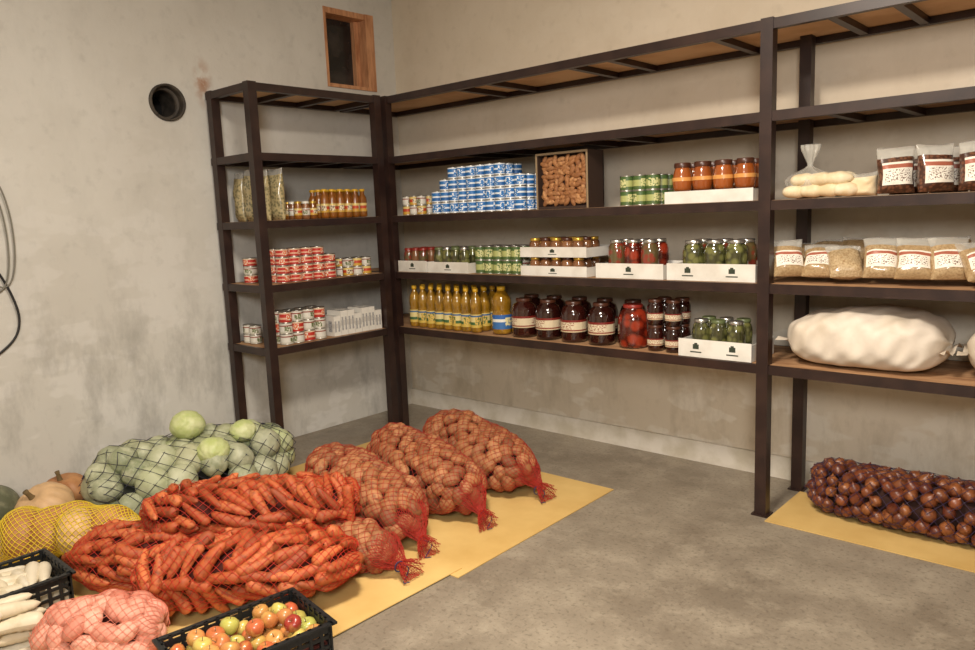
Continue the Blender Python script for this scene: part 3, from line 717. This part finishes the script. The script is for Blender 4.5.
sack('cabbage_sack',-3.84,1.84,0,1.45,1.08,.70,.37,CAB,.076,.134,fill_c,net_d,.045,.0018,seed=8,p=3,tail=0,extra=topcab,isc=(.85,1.08),bumpy=.25,core=1.3)
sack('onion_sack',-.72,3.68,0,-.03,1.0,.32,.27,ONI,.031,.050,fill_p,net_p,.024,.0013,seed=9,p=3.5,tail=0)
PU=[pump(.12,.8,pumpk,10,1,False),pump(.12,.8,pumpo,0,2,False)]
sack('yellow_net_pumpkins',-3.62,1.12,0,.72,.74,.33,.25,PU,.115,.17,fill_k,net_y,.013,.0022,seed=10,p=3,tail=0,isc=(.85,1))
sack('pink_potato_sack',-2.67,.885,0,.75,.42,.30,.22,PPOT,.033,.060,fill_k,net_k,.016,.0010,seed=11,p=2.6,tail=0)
for nm,pr,pos,sc,rt in [('pale_pumpkin',pump(.14,.85,pumpk,12,1),(-4.07,1.16,.0),1,(0.6,0.2)),('orange_pumpkin',pump(.125,.85,pumpo,10,2),(-4.30,1.33,0),1,(.2,.1)),('green_marrow',pump(.125,1.15,melon,0,3),(-4.30,.98,0),1,(1.3,.3)),('green_marrow',pump(.115,1.2,melon,0,4),(-4.04,.82,0),1,(1.4,-.4))]:
    m=MB(); m.inst(pr,Rz(rt[1])@Rx(rt[0]),pos,sc); V=m.fz()[0]; m.V[0][:,2]+=.001-V[:,2].min(); 
    m.build(nm)

# ------------------------------------------------------------------ crates
def crate(name,cx,cy,rot,W,D,H,fill):
    m=MB(); z0=CBT+.004
    def b(*a): m.wbox(*a,blackp)
    b(-W/2,W/2,-D/2,D/2,0,.008)
    for sy in (-1,1):
        y0,y1=sorted((sy*D/2,sy*(D/2-.008)))
        for z,h in ((.0,.03),(.06,.012),(.095,.012),(.13,.012),(H-.035,.02)): 
            if z+h<H: b(-W/2,W/2,y0,y1,z,z+h)
        for i in range(9):
            x=-W/2+W*i/8; b(max(x-.006,-W/2),min(x+.006,W/2),y0-.001,y1+.001,0,H)
    for sx in (-1,1):
        x0,x1=sorted((sx*W/2,sx*(W/2-.008)))
        for z,h in ((.0,.03),(.06,.012),(.095,.012),(.13,.012),(H-.035,.02)):
            if z+h<H: b(x0,x1,-D/2,D/2,z,z+h)
        for i in range(13):
            y=-D/2+D*i/12; b(x0-.001,x1+.001,max(y-.006,-D/2),min(y+.006,D/2),0,H)
    q=.014
    b(-W/2-q,W/2+q,-D/2-q,-D/2+.006,H-.008,H); b(-W/2-q,W/2+q,D/2-.006,D/2+q,H-.008,H)
    b(-W/2-q,-W/2+.006,-D/2,D/2,H-.008,H); b(W/2-.006,W/2+q,-D/2,D/2,H-.008,H)
    for sx in (-1,1):
        for sy in (-1,1): b(sx*W/2-.014*(sx>0)-.0*(sx<0),sx*W/2+.014*(sx<0),sy*D/2-.014*(sy>0),sy*D/2+.014*(sy<0),0,H+.006)
    o=MB(); o.inst(m,Rz(rot),(cx,cy,z0)); o.build(name)
    f=MB(); fill(f,W,D,H); o=MB(); o.inst(f,Rz(rot),(cx,cy,z0)); return o
ap=MB(); ra=.034
ap.lathe([(.0004,-ra*.72),(ra*.25,-ra*.86),(ra*.6,-ra*.74),(ra*.93,-ra*.3),(ra*1.03,ra*.15),(ra*.9,ra*.6),(ra*.55,ra*.86),(ra*.25,ra*.8),(.0004,ra*.55)],apple,20)
aps=MB(); aps.inst(ap); aps.lathe([(.0018,ra*.5),(.0014,ra*1.15),(.0003,ra*1.16)],stem,6)
def fapples(f,W,D,H):
    f.box(-W/2+.012,W/2-.012,-D/2+.012,D/2-.012,.01,H-.075,fill_k)  # dark filler under the apples, painted as shade between them
    for lay,(z,ins) in enumerate([(H-.048,0),(H-.005,.035)]):
        d=.062; ny=int((D-.02-2*ins)/(d*.88)); nx=int((W-.02-2*ins)/d)
        for j in range(ny):
            for i in range(nx):
                x=-(nx-1)*d/2+i*d+(.008 if j%2 else -.008); y=-(ny-1)*d*.44+j*d*.88
                if lay and random.random()<.3: continue
                f.inst(aps,Rz(random.uniform(0,6))@Rx(random.uniform(-.9,.9)),(x+random.uniform(-.003,.003),y+random.uniform(-.003,.003),z+random.uniform(-.006,.006)),random.uniform(.8,.95))
o=crate('black_plastic_crate',-2.125,1.13,-.14,.295,.46,.185,fapples); o.build('apples')
def fdai(f,W,D,H):
    f.box(-W/2+.012,W/2-.012,-D/2+.012,D/2-.012,.01,H-.08,daikon)
    for k in range(26):
        f.inst(random.choice(DAI),Rz(random.uniform(-.5,.5)+ (0 if k%2 else 1.57))@Ry(random.uniform(-.15,.15)),(random.uniform(-W/2+.14,W/2-.14) if k%2 else random.uniform(-W/2+.05,W/2-.05),random.uniform(-D/2+.05,D/2-.05) if k%2 else random.uniform(-D/2+.14,D/2-.14),H-.05+.035*(k/26)),.8)
o=crate('black_plastic_crate',-3.21,.69,.0,.31,.48,.185,fdai); o.build('white_radishes')
m=MB(); k=0
for lz,xx,yy in [(.036,(-2.975,-2.905,-2.84),(.46,.66)),(.094,(-2.95,-2.88),(.48,.68)),(.148,(-2.97,-2.90,-2.85),(.52,.67)),(.2,(-2.93,-2.88),(.56,.65))]:
    for x in xx:
        for y in yy:
            m.inst(DAI[k%4],Rz(1.35+random.uniform(-.2,.2)+(PI if k%3==0 else 0))@Ry(random.uniform(-.1,.1)),(x,y,lz+CBT+.004),random.uniform(.75,.92)); k+=1
V=m.fz()[0]; m.V[0][:,2]+=CBT+.002-V[:,2].min()
m.build('white_radish_pile')

# ------------------------------------------------------------------ light
def area(name,loc,size,power,col,target=None):
    l=bpy.data.lights.new(name,'AREA'); l.shape='DISK'; l.size=size; l.energy=power; l.color=col
    o=bpy.data.objects.new(name,l); o.location=loc; scene.collection.objects.link(o)
    if target: o.rotation_euler=(Vector(target)-Vector(loc)).to_track_quat('-Z','Y').to_euler()
    return o
area('ceiling_light',(-1.3,1.3,3.05),.6,118,(1,.89,.76))
area('fill_light',(.5,-.8,2.4),.9,96,(1,.96,.91),(-2.5,2.5,.9))
w=bpy.data.worlds.new('world'); scene.world=w; w.use_nodes=True
w.node_tree.nodes['Background'].inputs[0].default_value=(.5,.45,.4,1); w.node_tree.nodes['Background'].inputs[1].default_value=.05
